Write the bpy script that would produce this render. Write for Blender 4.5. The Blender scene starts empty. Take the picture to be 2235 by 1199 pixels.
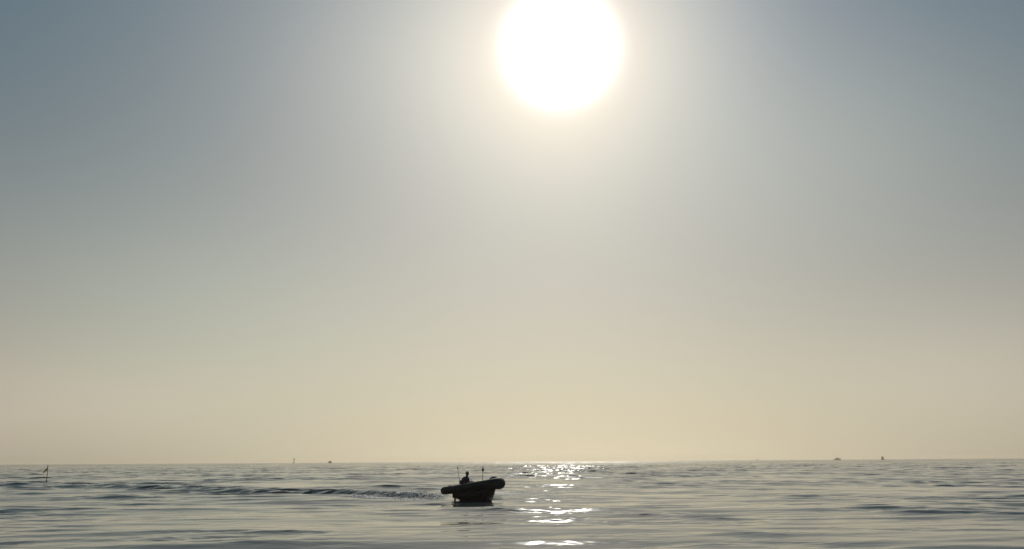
import bpy, bmesh, math, random
import numpy as np
from mathutils import Vector, Matrix

# ------------------------------------------------------------------ camera
sc = bpy.context.scene
COL = sc.collection
F = 1650.0                      # focal length in photo pixels (photo is 2235 wide)
CAM_H = 2.8
PITCH = math.atan(407.5 / F)
ROLL = math.radians(-0.35)
cam = bpy.data.cameras.new('camera')
cam.sensor_width = 36
cam.lens = F / 2235 * 36
cam.clip_start = 0.1
cam.clip_end = 60000
camo = bpy.data.objects.new('camera', cam)
COL.objects.link(camo)
RC = Matrix.Rotation(math.pi / 2 + PITCH, 3, 'X') @ Matrix.Rotation(ROLL, 3, 'Z')
camo.matrix_world = Matrix.Translation((0, 0, CAM_H)) @ RC.to_4x4()
sc.camera = camo


def ray(px, py):
    return (RC @ Vector((px - 1117.5, 599.5 - py, -F))).normalized()


def ground(px, py, z=0.0):
    d = ray(px, py)
    t = (z - CAM_H) / d.z
    return Vector((d.x * t, d.y * t, z))


def at_dist(px, Y, z=0.0):
    """the point of the sea at depth Y seen in photo column px"""
    d = ray(px, 1010)
    return Vector((d.x / d.y * Y, Y, z))


# ------------------------------------------------------------------ sky, sun, exposure
SUN = ray(1222, 105)
EL = math.asin(SUN.z)
AZ = math.atan2(SUN.x, SUN.y)
EXPO = -1.2
sc.view_settings.view_transform = 'Standard'
sc.view_settings.look = 'None'
sc.view_settings.exposure = EXPO
sc.view_settings.gamma = 1
sc.view_settings.use_curve_mapping = False
SKY_STRENGTH = 0.052
sc.cycles.sample_clamp_direct = 9.0

w = bpy.data.worlds.new("World")
sc.world = w
w.use_nodes = True
NT = w.node_tree
for n in list(NT.nodes):
    NT.nodes.remove(n)


def wn(t):
    return NT.nodes.new(t)


def sock(x, s):
    if isinstance(x, (int, float)):
        s.default_value = x
    else:
        NT.links.new(x, s)


def mth(op, a, b=0.0, clamp=False):
    n = wn('ShaderNodeMath'); n.operation = op; n.use_clamp = clamp
    sock(a, n.inputs[0]); sock(b, n.inputs[1])
    return n.outputs[0]


def vadd(a, b):
    n = wn('ShaderNodeVectorMath'); n.operation = 'ADD'
    NT.links.new(a, n.inputs[0]); NT.links.new(b, n.inputs[1])
    return n.outputs[0]


def vterm(c, f):
    n = wn('ShaderNodeVectorMath'); n.operation = 'SCALE'
    n.inputs[0].default_value = c
    sock(f, n.inputs['Scale'])
    return n.outputs[0]


sky = wn('ShaderNodeTexSky')
sky.sky_type = 'NISHITA'
sky.sun_disc = False
sky.sun_elevation = EL
sky.sun_rotation = AZ
sky.dust_density = 4.0
tc = wn('ShaderNodeTexCoord')
sep = wn('ShaderNodeSeparateXYZ')
NT.links.new(tc.outputs['Generated'], sep.inputs[0])
dt = wn('ShaderNodeVectorMath'); dt.operation = 'DOT_PRODUCT'
NT.links.new(tc.outputs['Generated'], dt.inputs[0])
dt.inputs[1].default_value = SUN
D2 = 57.29578
theta = mth('MULTIPLY', mth('ARCCOSINE', mth('MINIMUM', dt.outputs['Value'], 0.9999999)), D2)
elev = mth('MAXIMUM', mth('MULTIPLY', mth('ARCSINE', sep.outputs['Z']), D2), 0.0)
# azimuth away from the sun
azd = wn('ShaderNodeVectorMath'); azd.operation = 'DOT_PRODUCT'
cmb = wn('ShaderNodeCombineXYZ')
NT.links.new(sep.outputs['X'], cmb.inputs[0]); NT.links.new(sep.outputs['Y'], cmb.inputs[1])
nrm = wn('ShaderNodeVectorMath'); nrm.operation = 'NORMALIZE'
NT.links.new(cmb.outputs[0], nrm.inputs[0])
NT.links.new(nrm.outputs[0], azd.inputs[0])
azd.inputs[1].default_value = (math.sin(AZ), math.cos(AZ), 0)
azim = mth('MULTIPLY', mth('ARCCOSINE', mth('MINIMUM', azd.outputs['Value'], 0.9999999)), D2)


def ex(v, k):
    return mth('EXPONENT', mth('MULTIPLY', v, -1.0 / k))


def ga(v, k):
    q = mth('MULTIPLY', v, 1.0 / k)
    return mth('EXPONENT', mth('MULTIPLY', mth('MULTIPLY', q, q), -1.0))


K = 2 ** (-EXPO) / SKY_STRENGTH     # picture value -> sky colour units
# signed azimuth from the sun (east of it positive)
sd = wn('ShaderNodeVectorMath'); sd.operation = 'DOT_PRODUCT'
NT.links.new(nrm.outputs[0], sd.inputs[0])
sd.inputs[1].default_value = (math.cos(AZ), -math.sin(AZ), 0)
saz = mth('MULTIPLY', azim, mth('SIGN', sd.outputs['Value']))


def lobe(a0, wa, e0, we):
    """a brighter bank of haze"""
    return mth('MULTIPLY', ga(mth('ADD', saz, -a0), wa), ga(mth('ADD', elev, -e0), we))


SKYFIT = [
    ((0.0597, 0.1166, 0.1397), 1.0),
    ((0.3149, 0.2237, 0.1305), mth('MULTIPLY', ex(elev, 2), ga(azim, 20))),
    ((0.1513, 0.0199, 0.0), ga(elev, 16)),
    ((0.2613, 0.3182, 0.1803), mth('MULTIPLY', ga(elev, 16), ga(azim, 55))),
    ((0.78, 0.42, 0.19), ex(theta, 4)),
    ((0.0, 0.0, 0.1201), ex(theta, 20)),
    ((0.0969, 0.1636, 0.086), ga(theta, 12)),
    ((0.0839, 0.0726, 0.0514), lobe(-14, 12, 30, 9)),
    ((0.0263, 0.0176, 0.0129), lobe(-15, 14, 16, 10)),
    ((0.0259, 0.0497, 0.0379), lobe(-28, 16, 10, 8)),
    ((0.0697, 0.0624, 0.0337), lobe(-22, 18, 26, 14)),
    ((0.1055, 0.1042, 0.0637), lobe(20, 14, 22, 8)),
    ((0.075, 0.060, 0.048), lobe(-36, 13, 3.5, 3.5)),
    ((0.055, 0.050, 0.045), lobe(28, 9, 5, 4.5)),
    # the blinding middle of the aureole
    ((0.07, 0.065, 0.06), lobe(1, 14, 31, 6)),
    ((1.5, 1.7, 1.8), ga(mth('MAXIMUM', mth('ADD', theta, -2.2), 0.0), 1.5)),
]
tot = wn('ShaderNodeVectorMath'); tot.operation = 'SCALE'
NT.links.new(sky.outputs[0], tot.inputs[0]); tot.inputs['Scale'].default_value = 0.354
tot = tot.outputs[0]
for c, f in SKYFIT:
    tot = vadd(tot, vterm(tuple(v * K for v in c), f))
bg = wn('ShaderNodeBackground')
NT.links.new(tot, bg.inputs['Color'])
bg.inputs['Strength'].default_value = SKY_STRENGTH
wo = wn('ShaderNodeOutputWorld')
NT.links.new(bg.outputs[0], wo.inputs['Surface'])

sun = bpy.data.lights.new('sun', 'SUN')
sun.energy = 5.0
sun.angle = math.radians(0.53)
sun.color = (1.0, 0.93, 0.82)
suno = bpy.data.objects.new('sun', sun)
suno.rotation_euler = SUN.to_track_quat('Z', 'Y').to_euler()
COL.objects.link(suno)

# ------------------------------------------------------------------ helpers


def tag(o, label=None, cat=None, group=None, kind=None):
    if label: o['label'] = label
    if cat: o['category'] = cat
    if group: o['group'] = group
    if kind: o['kind'] = kind
    return o


def material(name, col, rough=0.5, metal=0.0, noise=0.0, nscale=8.0, bump=0.0, **kw):
    m = bpy.data.materials.new(name); m.use_nodes = True
    nt = m.node_tree
    p = nt.nodes['Principled BSDF']
    p.inputs['Roughness'].default_value = rough
    p.inputs['Metallic'].default_value = metal
    p.inputs['Base Color'].default_value = (*col, 1)
    for k, v in kw.items():
        p.inputs[k.replace('_', ' ')].default_value = v
    if noise or bump:
        t = nt.nodes.new('ShaderNodeTexCoord')
        nz = nt.nodes.new('ShaderNodeTexNoise')
        nz.inputs['Scale'].default_value = nscale
        nz.inputs['Detail'].default_value = 5
        nt.links.new(t.outputs['Object'], nz.inputs['Vector'])
        if noise:
            r = nt.nodes.new('ShaderNodeValToRGB')
            r.color_ramp.elements[0].position = .3
            r.color_ramp.elements[1].position = .7
            r.color_ramp.elements[0].color = (*[c * (1 - noise) for c in col], 1)
            r.color_ramp.elements[1].color = (*[min(1, c * (1 + noise)) for c in col], 1)
            nt.links.new(nz.outputs['Fac'], r.inputs[0])
            nt.links.new(r.outputs[0], p.inputs['Base Color'])
        if bump:
            b = nt.nodes.new('ShaderNodeBump')
            b.inputs['Strength'].default_value = bump
            b.inputs['Distance'].default_value = .02
            nt.links.new(nz.outputs['Fac'], b.inputs['Height'])
            nt.links.new(b.outputs[0], p.inputs['Normal'])
    return m


def link(name, me, mat, parent=None, smooth=True):
    me.materials.append(mat)
    if smooth:
        for p in me.polygons: p.use_smooth = True
    o = bpy.data.objects.new(name, me)
    COL.objects.link(o)
    if parent is not None: o.parent = parent
    return o


def obj(name, bm, mat, parent=None, smooth=True):
    bmesh.ops.recalc_face_normals(bm, faces=bm.faces)
    me = bpy.data.meshes.new(name)
    bm.to_mesh(me); bm.free()
    return link(name, me, mat, parent, smooth)


def empty(name, loc, rot=(0, 0, 0)):
    o = bpy.data.objects.new(name, None)
    o.empty_display_size = .3
    o.location = loc; o.rotation_euler = rot
    COL.objects.link(o)
    return o


def box(bm, c, s, bev=0.0, rot=None):
    M = Matrix.Translation(c) @ (rot.to_4x4() if rot else Matrix.Identity(4)) @ Matrix.Diagonal((*s, 1))
    r = bmesh.ops.create_cube(bm, size=1, matrix=M)
    if bev:
        es = {e for v in r['verts'] for e in v.link_edges}
        bmesh.ops.bevel(bm, geom=list(es), offset=bev, segments=2, affect='EDGES', profile=.5)


def tube(bm, pts, rads, seg=16, cap=True):
    """a swept tube through pts with a radius at each"""
    pts = [Vector(p) for p in pts]
    if isinstance(rads, (int, float)): rads = [rads] * len(pts)
    rings = []
    up = Vector((0, 0, 1))
    for i, p in enumerate(pts):
        t = (pts[min(i + 1, len(pts) - 1)] - pts[max(i - 1, 0)]).normalized()
        ref = up if abs(t.z) < .9 else Vector((0, 1, 0))
        a = t.cross(ref).normalized(); b = a.cross(t).normalized()
        rings.append([bm.verts.new(p + (a * math.cos(2 * math.pi * k / seg) + b * math.sin(2 * math.pi * k / seg)) * rads[i]) for k in range(seg)])
    for r0, r1 in zip(rings, rings[1:]):
        for k in range(seg):
            bm.faces.new((r0[k], r0[(k + 1) % seg], r1[(k + 1) % seg], r1[k]))
    if cap:
        bm.faces.new(rings[0][::-1]); bm.faces.new(rings[-1])


def loft(bm, sections, closed=False, cap=True):
    rings = [[bm.verts.new(p) for p in s] for s in sections]
    n = len(rings[0])
    for r0, r1 in zip(rings, rings[1:]):
        for k in range(n if closed else n - 1):
            f = (r0[k], r0[(k + 1) % n], r1[(k + 1) % n], r1[k])
            bm.faces.new(f)
    if cap:
        bm.faces.new(rings[0]); bm.faces.new(rings[-1][::-1])


# ------------------------------------------------------------------ the sea
rng = np.random.default_rng(11)
NW = 230
lam = np.exp(rng.uniform(math.log(0.28), math.log(26.0), NW))
# crests lie across the view (waves run towards the beach); short ripples spread wider
spread = np.where(lam > 5, 0.20, np.where(lam > 1.0, 0.24, 0.42))
wdir = -math.pi / 2 + 0.10 + rng.normal(0, 1, NW) * spread
kk = 2 * math.pi / lam
KX, KY = kk * np.cos(wdir), kk * np.sin(wdir)
PH = rng.uniform(0, 2 * math.pi, NW)
octave = np.clip(np.log(lam / 0.28) / math.log(26 / 0.28), 0, 1)
SL = 0.0077 * np.where(lam > 6, 0.45, np.where(lam > 3.5, 0.7, np.where(lam > 1.0, 1.25, 0.42)))
AM = SL * math.sqrt(2) / kk

# wake: the boat's track across the water, photo points dropped on the sea
TRACK = np.array([tuple(ground(x, y))[:2] for x, y in
                  ((1055, 1091), (968, 1088), (900, 1085.5), (800, 1082), (700, 1078), (600, 1074.5), (500, 1071), (400, 1068),
                   (300, 1065.5), (150, 1062), (0, 1058.5), (-250, 1054), (-600, 1048))])


def track_coords(x, y):
    """distance along the track (from the bow) and signed distance off it (+ = near side)"""
    best = np.full(x.shape, 1e9); S = np.zeros(x.shape); D = np.zeros(x.shape)
    acc = 0.0
    for (ax, ay), (bx, by) in zip(TRACK, TRACK[1:]):
        ux, uy = bx - ax, by - ay
        L = math.hypot(ux, uy); ux /= L; uy /= L
        t = np.clip((x - ax) * ux + (y - ay) * uy, 0, L)
        qx, qy = x - (ax + ux * t), y - (ay + uy * t)
        d = np.hypot(qx, qy)
        m = d < best
        best = np.where(m, d, best)
        sgn = np.sign(ux * qy - uy * qx)
        D = np.where(m, d * sgn, D); S = np.where(m, acc + t, S)
        acc += L
    return S, D


def patch(x, y, seed, sx, sy):
    """slow random field in 0..1 for calmer and rougher areas"""
    g = np.random.default_rng(seed)
    v = 0
    for i in range(9):
        a, b, p = g.normal() / sx, g.normal() / sy, g.uniform(0, 6.28)
        v = v + np.sin(6.28 * (a * x + b * y) + p)
    return 1 / (1 + np.exp(-v * 0.9))


# slick patches where the surface lies nearly flat: (photo centre, half width and half depth in photo pixels)
SLICKS = []
for cx, cy, hw, hh in ((1128, 1080, 52, 4.5), (842, 1088, 75, 3.0), (1030, 1102, 60, 7), (1172, 1153, 52, 5), (1345, 1132, 80, 3.5), (985, 1087, 28, 4),
                       (900, 1150, 160, 14), (1500, 1170, 120, 8), (620, 1140, 120, 8)):
    c = ground(cx, cy)
    SLICKS.append((c.x, c.y, abs(ground(cx + hw, cy).x - c.x), abs(ground(cx, cy + hh).y - ground(cx, cy - hh).y) / 2,
                   .55 if cx in (900, 1500, 620) else .85))


# cat's paws where a breath of wind steepens the ripples
GUSTS = []
for cx, cy, hw, hh, k in ((1215, 1019, 130, 5, 1.5), (1225, 1029, 85, 5, 1.1), (1260, 1040, 70, 5, .8), (1255, 1128, 55, 6, .5)):
    c = ground(cx, cy)
    GUSTS.append((c.x, c.y, abs(ground(cx + hw, cy).x - c.x), abs(ground(cx, cy + hh).y - ground(cx, cy - hh).y) / 2, k))


def wave_field(x, y, s, slat):
    """height and horizontal shift; s = row spacing, slat = lateral spacing (waves finer than the mesh are left out)"""
    z = np.zeros_like(x); dx = np.zeros_like(x); dy = np.zeros_like(x)
    mod = 0.40 + 0.95 * patch(x, y, 3, 60., 26.)
    # ripples come and go in long thin patches
    mod = mod * (0.42 + 1.15 * patch(x, y, 8, 22., 5.) ** 1.3)
    # fresher water offshore
    mod = mod * (1 + 0.75 * np.clip((y - 90) / 250, 0, 1))
    for cx, cy, rx, ry, k in GUSTS:
        mod = mod * (1 + k * np.exp(-(((x - cx) / rx) ** 2 + ((y - cy) / ry) ** 2)))
    S, D = track_coords(x, y)
    # water just behind the boat is pressed smooth
    calm = np.ones_like(x)
    for cx, cy, rx, ry, k in SLICKS:
        calm = calm * (1 - k * np.exp(-(((x - cx) / rx) ** 2 + ((y - cy) / ry) ** 2) ** 2))
    # and the water the wake has crossed stays ruffled in an ever wider band
    modc = mod * calm * (1 + 1.4 * np.exp(-(D / (1.5 + .10 * S)) ** 2) * np.clip((S - 14) / 12, 0, 1))
    for j in range(NW):
        wgt = np.clip((lam[j] / s - 1.3) / 1.0, 0, 1) * np.clip((2 * math.pi / max(abs(KX[j]), 1e-6) / slat - 1.5) / 1.5, 0, 1)
        if not np.any(wgt > 0):
            continue
        ph = KX[j] * x + KY[j] * y + PH[j]
        a = AM[j] * wgt * (modc if lam[j] < 5 else calm)
        z += a * np.sin(ph)
        c = np.cos(ph) * a * 0.8
        dx += c * KX[j] / kk[j]; dy += c * KY[j] / kk[j]
    near = np.abs(D) < 9
    if np.any(near):
        on = np.clip((S - 3.2) / 2.5, 0, 1)
        far = np.clip((S - 25) / 60, 0, 1)
        w1 = 0.62 + 0.02 * S
        amp = (0.16 * np.exp(-((S - 17) / 12.0) ** 2) + 0.24) * on
        wob = 0.9 + 0.12 * np.sin(S * 0.43 + 1.3) + 0.05 * np.sin(S * 1.7 + 0.4) + .02 * np.sin(S * 4.7)
        off = 0.7 + 0.018 * S
        rid = amp * wob * np.exp(-((D - off * 0.15) / w1) ** 2)
        rid2 = amp * 0.5 * np.exp(-((D + off * 2.2) / (w1 * 1.1)) ** 2)
        tr = -amp * 0.40 * np.exp(-((D - off * 1.5) / (w1 * 1.3)) ** 2)
        chop = np.exp(-(D / (1.2 + .02 * S)) ** 2) * on * (0.030 * np.exp(-S / 25.) + .007)
        ch = (np.sin(3.1 * x + 4.3 * y) * np.sin(5.3 * x - 2.9 * y + 1) + .6 * np.sin(8.1 * x + 6.7 * y + 2) * np.sin(3.3 * x - 9.1 * y))
        z += np.where(near, rid + rid2 + tr + chop * ch * np.clip(.5 / s, 0, 1), 0)
    return z, dx, dy


AZC = 0.0
fine = np.radians(np.linspace(-43, 43, 1180))
rest = np.radians(np.linspace(43, 317, 90)[1:-1])
ang = np.concatenate([fine, rest])
dang = np.concatenate([np.full(len(fine), fine[1] - fine[0]), np.full(len(rest), rest[1] - rest[0])])
radii = [1.0, 3.0, 6.0, 10.0, 14.0, 17.0]
r = 19.0
while r < 9000:
    radii.append(r)
    r += 0.045 * (max(r, 24) / 30) ** 1.16 if r < 4000 else 400
radii = np.array(radii)
dr = np.gradient(radii)
NR, NA = len(radii), len(ang)
P = np.empty((NR * NA + 1, 3), np.float32)
for i0 in range(0, NR, 60):
    i1 = min(NR, i0 + 60)
    rr = radii[i0:i1, None]
    X = rr * np.sin(ang)[None, :]; Y = rr * np.cos(ang)[None, :]
    sp = np.broadcast_to(dr[i0:i1, None], X.shape)
    sl = np.broadcast_to(np.maximum(rr * dang[None, :], 0.01), X.shape)
    sp = np.where(dang[None, :] > 0.01, np.maximum(sp, sl), sp)
    z, ddx, ddy = wave_field(X, Y, sp, sl)
    P[i0 * NA:i1 * NA] = np.stack([X + ddx, Y + ddy, z], -1).reshape(-1, 3)
P[-1] = (0, 0, 0)
ii = np.arange(NR - 1)[:, None] * NA
jj = np.arange(NA)[None, :]; jn = (jj + 1) % NA
quads = np.stack([ii + jj, ii + jn, ii + NA + jn, ii + NA + jj], -1).reshape(-1, 4)[:, ::-1]
tris = np.stack([np.arange(NA), (np.arange(NA) + 1) % NA, np.full(NA, NR * NA)], -1)
me = bpy.data.meshes.new('sea')
nq, ntr = len(quads), len(tris)
me.vertices.add(len(P)); me.vertices.foreach_set('co', P.ravel())
me.loops.add(nq * 4 + ntr * 3)
me.loops.foreach_set('vertex_index', np.concatenate([quads.ravel(), tris.ravel()]).astype(np.int32))
me.polygons.add(nq + ntr)
me.polygons.foreach_set('loop_start', np.concatenate([np.arange(nq) * 4, nq * 4 + np.arange(ntr) * 3]).astype(np.int32))
me.polygons.foreach_set('use_smooth', np.ones(nq + ntr, bool))
me.update(calc_edges=True)

wm = bpy.data.materials.new('sea_water'); wm.use_nodes = True
nt = wm.node_tree
p = nt.nodes['Principled BSDF']
p.inputs['Base Color'].default_value = (0.050, 0.070, 0.075, 1)
p.inputs['Roughness'].default_value = 0.09
p.inputs['IOR'].default_value = 1.38
geo = nt.nodes.new('ShaderNodeNewGeometry')
mp = nt.nodes.new('ShaderNodeMapping'); mp.inputs['Scale'].default_value = (0.55, 1.0, 1.0)
nt.links.new(geo.outputs['Position'], mp.inputs['Vector'])
nz = nt.nodes.new('ShaderNodeTexNoise'); nz.inputs['Scale'].default_value = 3.2
nz.inputs['Detail'].default_value = 4; nz.inputs['Roughness'].default_value = .5
nt.links.new(mp.outputs[0], nz.inputs['Vector'])
bp = nt.nodes.new('ShaderNodeBump'); bp.inputs['Strength'].default_value = 1.0
bp.inputs['Distance'].default_value = 0.0035
nt.links.new(nz.outputs['Fac'], bp.inputs['Height'])
nt.links.new(bp.outputs[0], p.inputs['Normal'])
# farther out the wind has roughened the surface in patches
sp3 = nt.nodes.new('ShaderNodeSeparateXYZ'); nt.links.new(geo.outputs['Position'], sp3.inputs[0])
mr = nt.nodes.new('ShaderNodeMapRange'); mr.inputs[1].default_value = 200; mr.inputs[2].default_value = 1200
nt.links.new(sp3.outputs['Y'], mr.inputs[0])
mp2 = nt.nodes.new('ShaderNodeMapping'); mp2.inputs['Scale'].default_value = (0.045, 0.008, 1)
nt.links.new(geo.outputs['Position'], mp2.inputs['Vector'])
nz2 = nt.nodes.new('ShaderNodeTexNoise'); nz2.inputs['Scale'].default_value = 1.0; nz2.inputs['Detail'].default_value = 3
nt.links.new(mp2.outputs[0], nz2.inputs['Vector'])
mr2 = nt.nodes.new('ShaderNodeMapRange'); mr2.inputs[1].default_value = .42; mr2.inputs[2].default_value = .66
mr2.inputs[3].default_value = .05; mr2.inputs[4].default_value = .30
nt.links.new(nz2.outputs['Fac'], mr2.inputs[0])
mm = nt.nodes.new('ShaderNodeMath'); mm.operation = 'MULTIPLY_ADD'
nt.links.new(mr.outputs[0], mm.inputs[0]); nt.links.new(mr2.outputs[0], mm.inputs[1]); mm.inputs[2].default_value = .07
nt.links.new(mm.outputs[0], p.inputs['Roughness'])
sea = link('sea', me, wm, smooth=False)
tag(sea, 'calm grey rippled sea reaching to the horizon', 'sea', kind='structure')


def sea_z(x, y):
    x = np.atleast_1d(np.asarray(x, float)); y = np.atleast_1d(np.asarray(y, float))
    s = np.full(x.shape, .15)
    return wave_field(x, y, s, s)[0]


# ------------------------------------------------------------------ inflatable boat
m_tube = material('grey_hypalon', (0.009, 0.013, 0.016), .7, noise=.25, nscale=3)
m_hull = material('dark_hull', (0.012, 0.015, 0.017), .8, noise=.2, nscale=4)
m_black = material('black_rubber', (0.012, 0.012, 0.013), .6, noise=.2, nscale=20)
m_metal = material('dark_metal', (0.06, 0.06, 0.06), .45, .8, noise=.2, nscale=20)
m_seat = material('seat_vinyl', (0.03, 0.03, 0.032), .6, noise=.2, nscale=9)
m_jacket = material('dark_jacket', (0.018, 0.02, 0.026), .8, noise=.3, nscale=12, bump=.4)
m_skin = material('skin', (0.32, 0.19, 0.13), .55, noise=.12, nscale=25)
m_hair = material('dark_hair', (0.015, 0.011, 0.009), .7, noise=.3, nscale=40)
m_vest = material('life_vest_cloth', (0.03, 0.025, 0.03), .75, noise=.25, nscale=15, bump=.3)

BOAT = ground(1035, 1091)
BOAT_YAW = math.radians(-27)
BOAT_PITCH = math.radians(-6.0)     # bow up
boat = empty('inflatable_boat', BOAT + Vector((0, 0, 0.42)), (0, BOAT_PITCH, BOAT_YAW))
tag(boat, 'dark inflatable boat planing bow up across the sun glitter with one person aboard', 'inflatable boat')


SX = .86


def tube_path(side):
    pts, rads = [], []
    # blunt stern cone, straight run, then the curve to the bow
    for x, rr in ((-2.76, .10), (-2.72, .19), (-2.62, .255), (-2.45, .285)):
        pts.append((x * SX, .80 * side, .46)); rads.append(rr)
    for i in range(26):
        t = i / 25
        x = -2.2 + t * 3.1
        pts.append((x * SX, .80 * side, .46 + .02 * t + .09 * t * t)); rads.append(.295)
    n = 20
    for i in range(1, n + 1):
        a = i / n * math.pi / 2
        x = .9 + 1.6 * math.sin(a) ** .95
        y = .80 * math.cos(a) ** .7 * side
        pts.append((x * SX, y, .57 - .01 * (i / n) ** 1.1)); rads.append(.295 + .15 * (i / n) ** 1.3)
    return pts, rads


bm = bmesh.new()
pl, rl = tube_path(1); pr, rr_ = tube_path(-1)
tube(bm, pl + pr[::-1][1:], rl + rr_[::-1][1:], seg=24)
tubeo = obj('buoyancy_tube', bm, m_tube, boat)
# rubbing strake on the outside of the tube
bm = bmesh.new()
out = []
full = pl[3:] + pr[::-1][1:-3]
for i, q in enumerate(full):
    t = (Vector(full[min(i + 1, len(full) - 1)]) - Vector(full[max(i - 1, 0)])).normalized()
    nrmv = Vector((t.y, -t.x, 0)).normalized()
    if nrmv.dot(Vector((q[0] + 1.5, q[1], 0))) < 0: nrmv = -nrmv
    out.append(Vector(q) + nrmv * .30)
tube(bm, out, .035, seg=8)
obj('rubbing_strake', bm, m_black, tubeo)
# grab line in scallops
for side in (1, -1):
    bm = bmesh.new()
    pp = []
    for i in range(61):
        t = i / 60; x = (-2.0 + 2.8 * t) * SX
        pp.append((x, side * (.80 + .22), .46 + .24 + .1 * t * t - .05 * abs(math.sin(t * math.pi * 6))))
    tube(bm, pp, .012, seg=6)
    obj('grab_line', bm, m_black, tubeo)
for x in (-1.6, -.3):
    bm = bmesh.new(); box(bm, (x, -.80, .77), (.26, .06, .04), .012); obj('carry_handle', bm, m_black, tubeo)
    bm = bmesh.new(); box(bm, (x, .80, .77), (.26, .06, .04), .012); obj('carry_handle', bm, m_black, tubeo)

# rigid V hull
secs = []
for i in range(31):
    t = i / 30
    x = (-1.72 + 3.92 * t) * SX
    keel = -.66 - .16 * t + (0 if t < .80 else 1.2 * ((t - .80) / .20) ** 2.0) + (0 if t > .24 else .50 * (1 - t / .24) ** 1.3)
    beam = .74 if t < .55 else .74 * (1 - ((t - .55) / .47) ** 3.2)
    beam = max(beam, .03)
    chine = -.14 + (0 if t < .4 else .42 * ((t - .4) / .6) ** 1.8)
    chine = max(chine, keel + .03)
    top = .42 + .22 * t * t
    secs.append([(x, beam, top), (x, beam, chine), (x, beam * .93, chine - .02), (x, beam * .45, (keel + chine) / 2 - .02), (x, 0, keel),
                 (x, -beam * .45, (keel + chine) / 2 - .02), (x, -beam * .93, chine - .02), (x, -beam, chine), (x, -beam, top)])
bm = bmesh.new(); loft(bm, secs, closed=False)
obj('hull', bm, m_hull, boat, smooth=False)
bm = bmesh.new()
dk = [[(x * SX, b * .93, .34 + .2 * max(0, x) ** 2 / 4), (x * SX, -b * .93, .34 + .2 * max(0, x) ** 2 / 4)] for x, b in ((-1.72, .76), (-1, .76), (0, .76), (.9, .74), (1.5, .6), (1.9, .35))]
loft(bm, dk, cap=False)
bmesh.ops.solidify(bm, geom=bm.faces[:], thickness=.03)
obj('deck', bm, m_hull, boat, smooth=False)
bm = bmesh.new(); box(bm, (-1.49, 0, .30), (.06, 1.16, .72), .015); obj('transom', bm, m_hull, boat, smooth=False)
# bow step and anchor roller on top of the bow
bm = bmesh.new(); box(bm, (1.72, 0, .93), (.46, .40, .16), .03); box(bm, (1.76, 0, 1.03), (.30, .24, .12), .03)
st = obj('bow_step', bm, m_black, boat)
bm = bmesh.new()
tube(bm, [(1.96, -.09, 1.04), (1.96, .09, 1.04)], .045, 12)
obj('anchor_roller', bm, m_metal, st)
# seat box (jockey seat) and low steering console
bm = bmesh.new(); box(bm, (-.80, 0, .46), (.60, .46, .20), .05); sb = obj('seat', bm, m_seat, boat)
bm = bmesh.new(); box(bm, (-.80, 0, .59), (.58, .42, .08), .035); obj('cushion', bm, m_black, sb)
bm = bmesh.new(); box(bm, (-.98, 0, .86), (.20, .48, .52), .07); obj('backrest', bm, m_seat, sb)
bm = bmesh.new(); loft(bm, [[(-.22, .27, .36), (-.22, -.27, .36), (.28, -.24, .36), (.28, .24, .36)],
                            [(-.18, .25, .78), (-.18, -.25, .78), (.2, -.2, .84), (.2, .2, .84)],
                            [(-.12, .22, .86), (-.12, -.22, .86), (.12, -.17, .9), (.12, .17, .9)]], closed=True)
cs = obj('console', bm, m_seat, boat, smooth=False)
bm = bmesh.new()
wc = Vector((-.24, 0, .93)); ax = Vector((-.8, 0, .6)).normalized(); u = Vector((0, 1, 0)); v = ax.cross(u)
tube(bm, [wc + (u * math.cos(a) + v * math.sin(a)) * .17 for a in [2 * math.pi * k / 24 for k in range(25)]], .014, 8)
for a in (0.5, 2.6, 4.7): tube(bm, [wc, wc + (u * math.cos(a) + v * math.sin(a)) * .17], .01, 6)
tube(bm, [wc, wc - ax * .14], .02, 8)
obj('steering_wheel', bm, m_black, cs)
# outboard motor on the transom, low behind the tubes
bm = bmesh.new()
loft(bm, [[(-1.78 + a * sx, b * sy, z) for a, b in ((-.5, -.6), (-.5, .6), (.3, 1), (.9, .6), (.9, -.6), (.3, -1))] for z, sx, sy in
          ((.46, .16, .12), (.54, .22, .17), (.68, .22, .17), (.76, .17, .13), (.79, .08, .06))], closed=True)
mo = obj('outboard_motor', bm, m_black, boat)
bm = bmesh.new(); box(bm, (-1.72, 0, .10), (.14, .09, .8), .03); box(bm, (-1.74, 0, -.42), (.36, .08, .08), .03); box(bm, (-1.76, 0, -.26), (.34, .22, .02), .006)
obj('drive_leg', bm, m_black, mo)
# two upright rods: a whip aerial and a staff with a lamp
bm = bmesh.new()
tube(bm, [(-.98, -.38, .40), (-.99, -.38, 1.35), (-1.04, -.38, 2.08)], [.022, .018, .014], 8)
tube(bm, [(-1.035, -.38, 1.92), (-1.042, -.38, 2.11)], [.034, .03], 8)
obj('aerial', bm, m_metal, boat)
bm = bmesh.new()
tube(bm, [(0.961, -.38, 0.42), (1.074, -.38, 1.22), (1.161, -.38, 1.84)], [.026, .022, .02], 8)
sf = obj('staff', bm, m_metal, boat)
bm = bmesh.new()
tube(bm, [(1.117, -.38, 1.52), (1.126, -.38, 1.58), (1.131, -.38, 1.64), (1.141, -.38, 1.71), (1.151, -.38, 1.77)], [.03, .075, .09, .07, .03], 14)
tube(bm, [(1.151, -.38, 1.77), (1.165, -.38, 1.90)], [.035, .03], 10)
obj('lamp', bm, m_black, sf)

# ------------------------------------------------------------------ the person driving (top level, sits on the seat)
Mb = Matrix.Translation(boat.location) @ Matrix.Rotation(BOAT_YAW, 4, 'Z') @ Matrix.Rotation(BOAT_PITCH, 4, 'Y')


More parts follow.
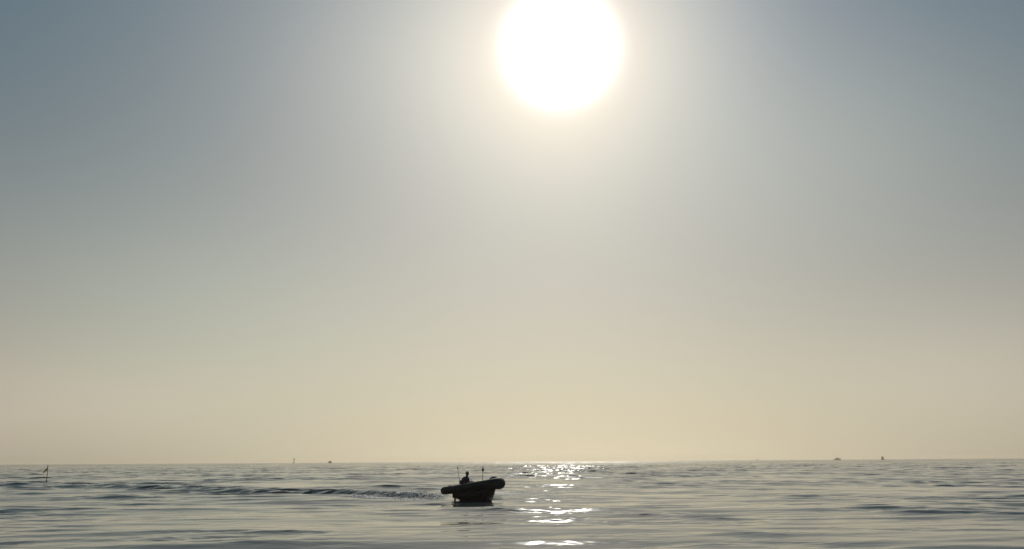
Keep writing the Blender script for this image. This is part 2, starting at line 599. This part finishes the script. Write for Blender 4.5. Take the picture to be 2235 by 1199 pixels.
def skinned(name, nodes, edges, mat, parent=None, sub=2):
    me = bpy.data.meshes.new(name)
    me.from_pydata([n[0] for n in nodes], edges, [])
    o = bpy.data.objects.new(name, me); COL.objects.link(o)
    if parent is not None: o.parent = parent
    s = o.modifiers.new('skin', 'SKIN')
    for i, n in enumerate(nodes):
        r = n[1]
        me.skin_vertices[0].data[i].radius = r if isinstance(r, tuple) else (r, r)
    me.skin_vertices[0].data[0].use_root = True
    sb_ = o.modifiers.new('sub', 'SUBSURF'); sb_.levels = sb_.render_levels = sub
    dg = bpy.context.evaluated_depsgraph_get()
    dg.update()
    ev = bpy.data.meshes.new_from_object(o.evaluated_get(dg))
    o.modifiers.clear(); o.data = ev
    ev.materials.clear(); ev.materials.append(mat)
    for q in ev.polygons: q.use_smooth = True
    return o


# local frame: x forward, z up; pelvis over the cushion (boat frame origin shifted)
def body():
    N = [((0, 0, 0), (.17, .15)), ((.03, 0, .16), (.16, .13)), ((.06, 0, .33), (.19, .145)), ((.07, 0, .46), (.17, .12)),
         ((.10, 0, .56), .065), ((.125, 0, .63), (.075, .08)), ((.135, 0, .71), (.095, .105)), ((.135, 0, .79), (.08, .085))]
    Ed = [(0, 1), (1, 2), (2, 3), (3, 4), (4, 5), (5, 6), (6, 7)]

    def add(par, pts):
        k = par
        for q, rr in pts:
            N.append((q, rr)); Ed.append((k, len(N) - 1)); k = len(N) - 1
        return k
    for s in (1, -1):
        sh = add(3, [((.06, .19 * s, .44), .078), ((.10, .25 * s, .28), .06), ((.16, .26 * s, .16), .05), ((.30, .22 * s, .17), .042), ((.43, .15 * s, .22), .03), ((.48, .14 * s, .235), (.035, .02))])
        for i, (dy, L) in enumerate(((.028, .045), (.010, .052), (-.008, .048), (-.026, .036))):
            add(sh, [((.52, .14 * s + dy, .25), .010), ((.52 + L * .6, .14 * s + dy, .24), .009), ((.515 + L * .7, .14 * s + dy, .21), .008)])
        add(sh, [((.49, (.14 - .035) * s, .215), .011), ((.52, (.14 - .04) * s, .20), .009)])
        add(0, [((.12, .13 * s, -.02), .10), ((.34, .2 * s, -.02), .085), ((.50, .22 * s, -.03), .068), ((.46, .24 * s, -.22), .058), ((.42, .25 * s, -.37), .043), ((.50, .26 * s, -.415), (.045, .035)), ((.60, .27 * s, -.42), (.04, .028))])
    return N, Ed


seat_local = Vector((-.73, 0, .72))
N, Ed = body()
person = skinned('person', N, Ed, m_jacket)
person.matrix_world = Mb @ Matrix.Translation(seat_local) @ Matrix.Rotation(math.radians(8), 4, 'Y') @ Matrix.Scale(1.17, 4)
tag(person, 'person in dark jacket sitting upright at the wheel of the inflatable boat', 'person')
# head details, clothing
bm = bmesh.new()
bmesh.ops.create_uvsphere(bm, u_segments=16, v_segments=12, radius=1, matrix=Matrix.Translation((.155, 0, .715)) @ Matrix.Diagonal((.083, .078, .112, 1)))
bmesh.ops.create_uvsphere(bm, u_segments=8, v_segments=6, radius=1, matrix=Matrix.Translation((.243, 0, .71)) @ Matrix.Diagonal((.018, .014, .026, 1)))
for s in (1, -1):
    bmesh.ops.create_uvsphere(bm, u_segments=8, v_segments=6, radius=1, matrix=Matrix.Translation((.14, .083 * s, .71)) @ Matrix.Diagonal((.02, .012, .032, 1)))
face = obj('face', bm, m_skin, person)
bm = bmesh.new()
bm.free()
for s in (1, -1):
    bm = bmesh.new()
    bmesh.ops.create_uvsphere(bm, u_segments=8, v_segments=6, radius=.010, matrix=Matrix.Translation((.228, .03 * s, .728)))
    obj('eye', bm, m_black, face)
bm = bmesh.new()
box(bm, (.231, 0, .668), (.012, .045, .01), .003)
obj('mouth', bm, material('lips', (.25, .09, .08), .5), face)
bm = bmesh.new()
bmesh.ops.create_uvsphere(bm, u_segments=20, v_segments=14, radius=1, matrix=Matrix.Translation((.125, 0, .745)) @ Matrix.Diagonal((.122, .112, .128, 1)))
for vtx in bm.verts:
    if vtx.co.x > .18 and vtx.co.z < .77: vtx.co.x = .17 + (vtx.co.x - .18) * .1
obj('hair', bm, m_hair, person)
bm = bmesh.new()
vs = []
for z, hx, hy, cx in ((.02, .20, .22, -.02), (.15, .24, .25, 0), (.32, .25, .27, .01), (.44, .21, .24, .03), (.53, .13, .15, .06)):
    vs.append([(cx + hx * math.copysign(abs(math.cos(a)) ** .8, math.cos(a)), hy * math.copysign(abs(math.sin(a)) ** .8, math.sin(a)), z) for a in [2 * math.pi * k / 20 for k in range(20)]])
loft(bm, vs, closed=True)
obj('life_vest', bm, m_vest, person)
# ------------------------------------------------------------------ spray and foam
m_foam = bpy.data.materials.new('foam'); m_foam.use_nodes = True
nt = m_foam.node_tree; p = nt.nodes['Principled BSDF']
p.inputs['Base Color'].default_value = (.88, .89, .89, 1); p.inputs['Roughness'].default_value = .35
tr = nt.nodes.new('ShaderNodeBsdfTranslucent'); tr.inputs[0].default_value = (.92, .92, .90, 1)
mx = nt.nodes.new('ShaderNodeMixShader'); mx.inputs[0].default_value = .45
# wet bubbly film: lets the low sun glare through
rg = nt.nodes.new('ShaderNodeBsdfGlass'); rg.inputs['Roughness'].default_value = .62; rg.inputs['IOR'].default_value = 1.12
mx2 = nt.nodes.new('ShaderNodeMixShader'); mx2.inputs[0].default_value = .6
nt.links.new(p.outputs[0], mx.inputs[1]); nt.links.new(tr.outputs[0], mx.inputs[2])
nt.links.new(mx.outputs[0], mx2.inputs[1]); nt.links.new(rg.outputs[0], mx2.inputs[2])
nt.links.new(mx2.outputs[0], nt.nodes['Material Output'].inputs['Surface'])
m_drop = material('water_drops', (.75, .78, .8), .08, IOR=1.33, Transmission_Weight=.85)


m_spray = m_foam.copy(); m_spray.name = 'spray'
m_spray.node_tree.nodes['Mix Shader.001'].inputs[0].default_value = .35


def drops(name, pts, mat, label, cat):
    """many small lumpy droplets as one mesh"""
    bm0 = bmesh.new(); bmesh.ops.create_icosphere(bm0, subdivisions=1, radius=1)
    V = np.array([v.co[:] for v in bm0.verts]); Fc = np.array([[v.index for v in f.verts] for f in bm0.faces]); bm0.free()
    g = np.random.default_rng(5)
    vs, fs = [], []
    for i, (q, rx, rz) in enumerate(pts):
        s = np.array([rx * g.uniform(.7, 1.4), rx * g.uniform(.7, 1.4), rz * g.uniform(.7, 1.3)])
        vs.append(V * s * g.uniform(.8, 1.2, (len(V), 1)) + np.array(q)); fs.append(Fc + i * len(V))
    vs = np.concatenate(vs); fs = np.concatenate(fs)
    me = bpy.data.meshes.new(name); me.from_pydata(vs.tolist(), [], fs.tolist())
    o = link(name, me, mat, None)
    return tag(o, label, cat, kind='stuff')


def track_at(s, d=0.0):
    acc = 0
    for (ax, ay), (bx, by) in zip(TRACK, TRACK[1:]):
        L = math.hypot(bx - ax, by - ay)
        if s <= acc + L:
            t = s - acc; ux, uy = (bx - ax) / L, (by - ay) / L
            return ax + ux * t - uy * d, ay + uy * t + ux * d
        acc += L
    return ax, ay


random.seed(4)
R_ = random
pts = []
# rooster of spray right behind the stern
for i in range(1100):
    s = 4.3 + abs(R_.gauss(0, 1.0)) + (R_.uniform(0, 1.2))
    h = max(0, R_.gauss(.06, .13)) * (1.15 if 5 < s < 6.2 else .55)
    x, y = track_at(s, R_.gauss(0, .4))
    q = R_.uniform(.010, .05)
    pts.append(((x, y, h), q, q))
drops('stern_spray', pts, m_spray, 'lumpy splash of spray kicked up just behind the boat', 'spray')
pts = []
for i in range(420):
    loc = Mb @ Vector((R_.uniform(1.62, 2.5), R_.gauss(-.2, .28), 0))
    h = abs(R_.gauss(0, .16))
    q = R_.uniform(.010, .035)
    pts.append(((loc.x, loc.y, h), q, q * .8))
drops('bow_spray', pts, m_foam, 'small white bow wave spray thrown up under the bow', 'spray')
pts = []
# foam along the first stretch of the wake crest, then ever thinner
raw = []
for i in range(750):
    s = 4.2 + R_.expovariate(1 / 5.0)
    if s > 22: continue
    if math.sin(s * 1.9) + R_.gauss(0, .7) < -.1: continue
    d = R_.gauss(-.05, .28)
    raw.append((*track_at(s, d), R_.uniform(.02, .07) * (1.2 if s < 18 else .7)))
for i in range(8):
    g_ = ground(297 + R_.uniform(-2, 2), 1061); raw.append((g_.x, g_.y, .06))
xs = np.array([q[0] for q in raw]); ys = np.array([q[1] for q in raw]); zs = sea_z(xs, ys)
for (x, y, q), z in zip(raw, zs):
    pts.append(((x, y, z + .01), q, q * .45))
drops('wake_foam', pts, m_foam, 'broken white foam flecks along the crest of the wake', 'foam')

# flat rafts of foam left on the water beside the wake and ahead of the bow
raw = []
for i in range(2600):
    u = min(1, max(0, R_.gauss(.62, .24)))
    q = ground(772 + 140 * u + R_.gauss(0, 5), 1086.8 + R_.gauss(0, .5 + 1.1 * u))
    raw.append((q.x, q.y, R_.uniform(.03, .11)))
for i in range(1300):
    q = ground(1080 + abs(R_.gauss(0, 42)), 1079.5 + R_.gauss(0, 1.6))
    raw.append((q.x, q.y, R_.uniform(.03, .09)))
xs = np.array([q[0] for q in raw]); ys = np.array([q[1] for q in raw]); zs = sea_z(xs, ys)
drops('foam_raft', [((x, y, z + .02), q, .035) for (x, y, q), z in zip(raw, zs)], m_foam,
      'pale flat foam lying on the water behind the stern and off the bow', 'foam')

# ------------------------------------------------------------------ marker pole with a flag (left)
m_pole = material('weathered_pole', (.22, .20, .12), .7, noise=.3, nscale=6)
m_flag = material('yellow_green_flag', (.42, .37, .12), .8, noise=.2, nscale=5)
m_float = material('black_float', (.03, .035, .04), .6, noise=.2, nscale=6)
fp = ground(101, 1054)
mk = empty('marker_buoy', fp)
tag(mk, 'thin marker pole with drooping yellowish flag, standing in the wake at the far left', 'marker buoy')
SCM = fp.length / F * .86      # metres per photo pixel there
bm = bmesh.new()
tube(bm, [(0, 0, -.5), (-.02, 0, 1.4), (-.10, 0, 35.5 * SCM)], [.05, .045, .04], 8)
obj('pole', bm, m_pole, mk)
bm = bmesh.new()
tube(bm, [(0, 0, -.25), (0, 0, -.1), (0, 0, .12), (0, 0, .30), (0, 0, .36)], [.10, .20, .21, .12, .06], 16)
obj('float', bm, m_float, mk)
bm = bmesh.new()
t0 = Vector((-.10, 0, 35 * SCM)); n_ = 14
rows = []
for i in range(n_ + 1):
    t = i / n_
    top = t0 + Vector((-.62 * t, .10 * math.sin(t * 7), -1.12 * t ** 1.05))
    wd = .34 * (1 - t) + .2
    rows.append([top + Vector((.0 + .05 * k * wd, .05 * math.sin(k * 2 + t * 5), -wd * k / 3)) for k in range(4)])
loft(bm, rows, cap=False)
bmesh.ops.solidify(bm, geom=bm.faces[:], thickness=.02)
obj('flag', bm, m_flag, mk)
bm = bmesh.new()
tube(bm, [(-.07, 0, 33 * SCM), (-.10, -.02, 35 * SCM), (-.08, 0, 36 * SCM)], [.06, .085, .04], 8)
obj('pole_cap', bm, m_pole, mk)

# ------------------------------------------------------------------ far vessels and sea marks on the horizon
m_far = material('far_dark_paint', (.05, .05, .045), .6, noise=.2, nscale=.5)
m_far2 = material('far_grey_paint', (.12, .12, .11), .6, noise=.2, nscale=.5)
m_glass = material('dark_glass', (.02, .02, .02), .15)


def hull_bm(L, B, H, flare=.15):
    bm = bmesh.new()
    s = []
    for i in range(13):
        t = i / 12; x = (t - .5) * L
        b = B / 2 * (1 - max(0, (t - .55) / .45) ** 2.2) * (1 if t > .08 else .9) + .02
        sh = H * (1 + .25 * max(0, t - .4) ** 2 * 3)
        s.append([(x, b, sh), (x, b * (1 - flare), .1), (x, 0, -.6), (x, -b * (1 - flare), .1), (x, -b, sh)])
    loft(bm, s, closed=True)
    return bm


def far(px, Y, rot):
    return at_dist(px, Y), (0, 0, rot)


# tall sea mark
l, r0 = far(641.5, 2500, 0)
b = empty('sea_beacon', l, r0)
tag(b, 'tall thin sea mark with a topmark on the horizon, left of the boat', 'sea mark')
bm = bmesh.new(); tube(bm, [(0, 0, -1), (0, 0, 3), (0, 0, 9), (0, 0, 12.0)], [2.0, 1.5, .9, .8], 14); obj('tower', bm, m_far2, b)
bm = bmesh.new(); tube(bm, [(0, 0, 11.5), (0, 0, 11.8), (0, 0, 16.2), (0, 0, 16.6)], [1.4, 1.8, 1.8, .8], 12); obj('topmark', bm, m_far, b)

# small motor boat
l, r0 = far(720.5, 2500, .15)
b = empty('motor_boat', l, r0)
tag(b, 'small dark motor boat with a boxy cabin on the horizon beside the tall sea mark', 'motor boat')
obj('hull', hull_bm(13, 4, 2.6), m_far, b, False)
bm = bmesh.new(); box(bm, (-.6, 0, 4.6), (9.0, 3.2, 4.2), .3); cb = obj('cabin', bm, m_far, b, False)
bm = bmesh.new(); box(bm, (-.6, 0, 5.5), (7.6, 3.26, .8), .05); obj('window_band', bm, m_glass, cb, False)
bm = bmesh.new(); box(bm, (-.8, 0, 6.95), (7.0, 2.6, .5), .1); obj('roof', bm, m_far, b, False)

# low work vessel
l, r0 = far(1829, 2600, .05)
b = empty('work_vessel', l, r0)
tag(b, 'low wide work vessel with stepped deckhouse, widest shape on the right horizon', 'work vessel')
obj('hull', hull_bm(22, 6, 4.0), m_far, b, False)
bm = bmesh.new(); box(bm, (-1.5, 0, 5.3), (11, 4.6, 2.4), .3); cb = obj('deckhouse', bm, m_far, b, False)
bm = bmesh.new(); box(bm, (-1.5, 0, 5.7), (9.8, 4.66, .8), .05); obj('window_band', bm, m_glass, cb, False)
bm = bmesh.new(); box(bm, (1.2, 0, 7.0), (4.0, 3.4, 1.5), .2); obj('wheelhouse', bm, m_far, b, False)
bm = bmesh.new(); tube(bm, [(-4, 0, 6), (-4, 0, 8.6)], .2, 8); obj('mast', bm, m_far, b)

# upright vessel seen end on
l, r0 = far(1927, 2600, math.radians(90))
b = empty('tall_cabin_boat', l, r0)
tag(b, 'narrow tall dark boat seen end on, rightmost clear shape on the horizon', 'boat')
obj('hull', hull_bm(16, 6.4, 3.4), m_far, b, False)
bm = bmesh.new(); box(bm, (-1, 0, 6.2), (8, 5.2, 5.6), .4); cb = obj('cabin', bm, m_far, b, False)
bm = bmesh.new(); box(bm, (-1, 0, 7.2), (8.08, 5.28, .9), .05); obj('window_band', bm, m_glass, cb, False)
bm = bmesh.new(); box(bm, (-.5, 0, 10.1), (4.5, 4.6, 2.3), .3); obj('flying_bridge', bm, m_far, b, False)
bm = bmesh.new(); tube(bm, [(-2, 0, 10), (-2, 0, 12.4)], .3, 8); obj('mast', bm, m_far, b)

# very far sailing boats
def sail_boat(px, Y, k, label):
    l, r0 = far(px, Y, .3)
    b = empty('sailing_boat', l, r0)
    tag(b, label, 'sailing boat', 'faint sailing boats on the far horizon')
    obj('hull', hull_bm(10 * k, 3 * k, 2.2 * k), m_far2, b, False)
    bm = bmesh.new(); tube(bm, [(0, 0, 1), (0, 0, 10.0 * k)], .14, 8); obj('mast', bm, m_far2, b)
    bm = bmesh.new()
    loft(bm, [[(-.2, 0, 2.4 * k), (-4.2 * k, .3, 2.6 * k)], [(-.2, .15, 5.4 * k), (-2.6 * k, .5, 5.6 * k)], [(-.2, .05, 9.5 * k), (-.5 * k, .1, 9.6 * k)]], cap=False)
    bmesh.ops.solidify(bm, geom=bm.faces[:], thickness=.08); obj('sail', bm, m_far2, b)


sail_boat(1654, 2900, .8, 'faint tiny sailing boat on the horizon between the sun glitter and the low work vessel')
sail_boat(2072, 4300, .8, 'faintest speck of a sailing boat on the horizon near the right edge')

# ------------------------------------------------------------------ gull high over the boat
dv = ray(1009, 894)
gl = Vector((0, 0, CAM_H)) + dv * 330
g = empty('gull', gl, (0, 0, .4))
tag(g, 'tiny distant gull gliding in the sky above the inflatable boat', 'bird')
m_gull = material('gull_feathers', (.45, .45, .42), .8, noise=.15, nscale=10)
bm = bmesh.new()
tube(bm, [(-.28, 0, .0), (-.2, 0, .01), (0, 0, .02), (.15, 0, .03), (.22, 0, .06), (.28, 0, .05), (.33, 0, .03)], [.02, .05, .085, .07, .045, .04, .01], 10)
for s in (1, -1):
    loft(bm, [[(.12, .05 * s, .05), (-.08, .05 * s, .05)], [(.14, .3 * s, .16), (-.04, .3 * s, .15)], [(.04, .62 * s, .1), (-.06, .62 * s, .095)]], cap=False)
bmesh.ops.solidify(bm, geom=[f for f in bm.faces if len(f.verts) == 4 and abs(f.calc_center_median().y) > .1], thickness=.012)
obj('body', bm, m_gull, g)

# ------------------------------------------------------------------ sea haze
bm = bmesh.new()
box(bm, (0, 0, 16.0), (18600, 18600, 36))
hm = bpy.data.materials.new('sea_haze'); hm.use_nodes = True
hn = hm.node_tree; hn.nodes.remove(hn.nodes['Principled BSDF'])
pv = hn.nodes.new('ShaderNodeVolumePrincipled')
pv.inputs['Color'].default_value = (.95, .87, .70, 1)
pv.inputs['Density'].default_value = 0.00015
pv.inputs['Anisotropy'].default_value = 0.5
hn.links.new(pv.outputs[0], hn.nodes['Material Output'].inputs['Volume'])
hz = obj('haze', bm, hm, None, False)
tag(hz, 'thin pale sea haze lying over the water', 'haze', kind='stuff')
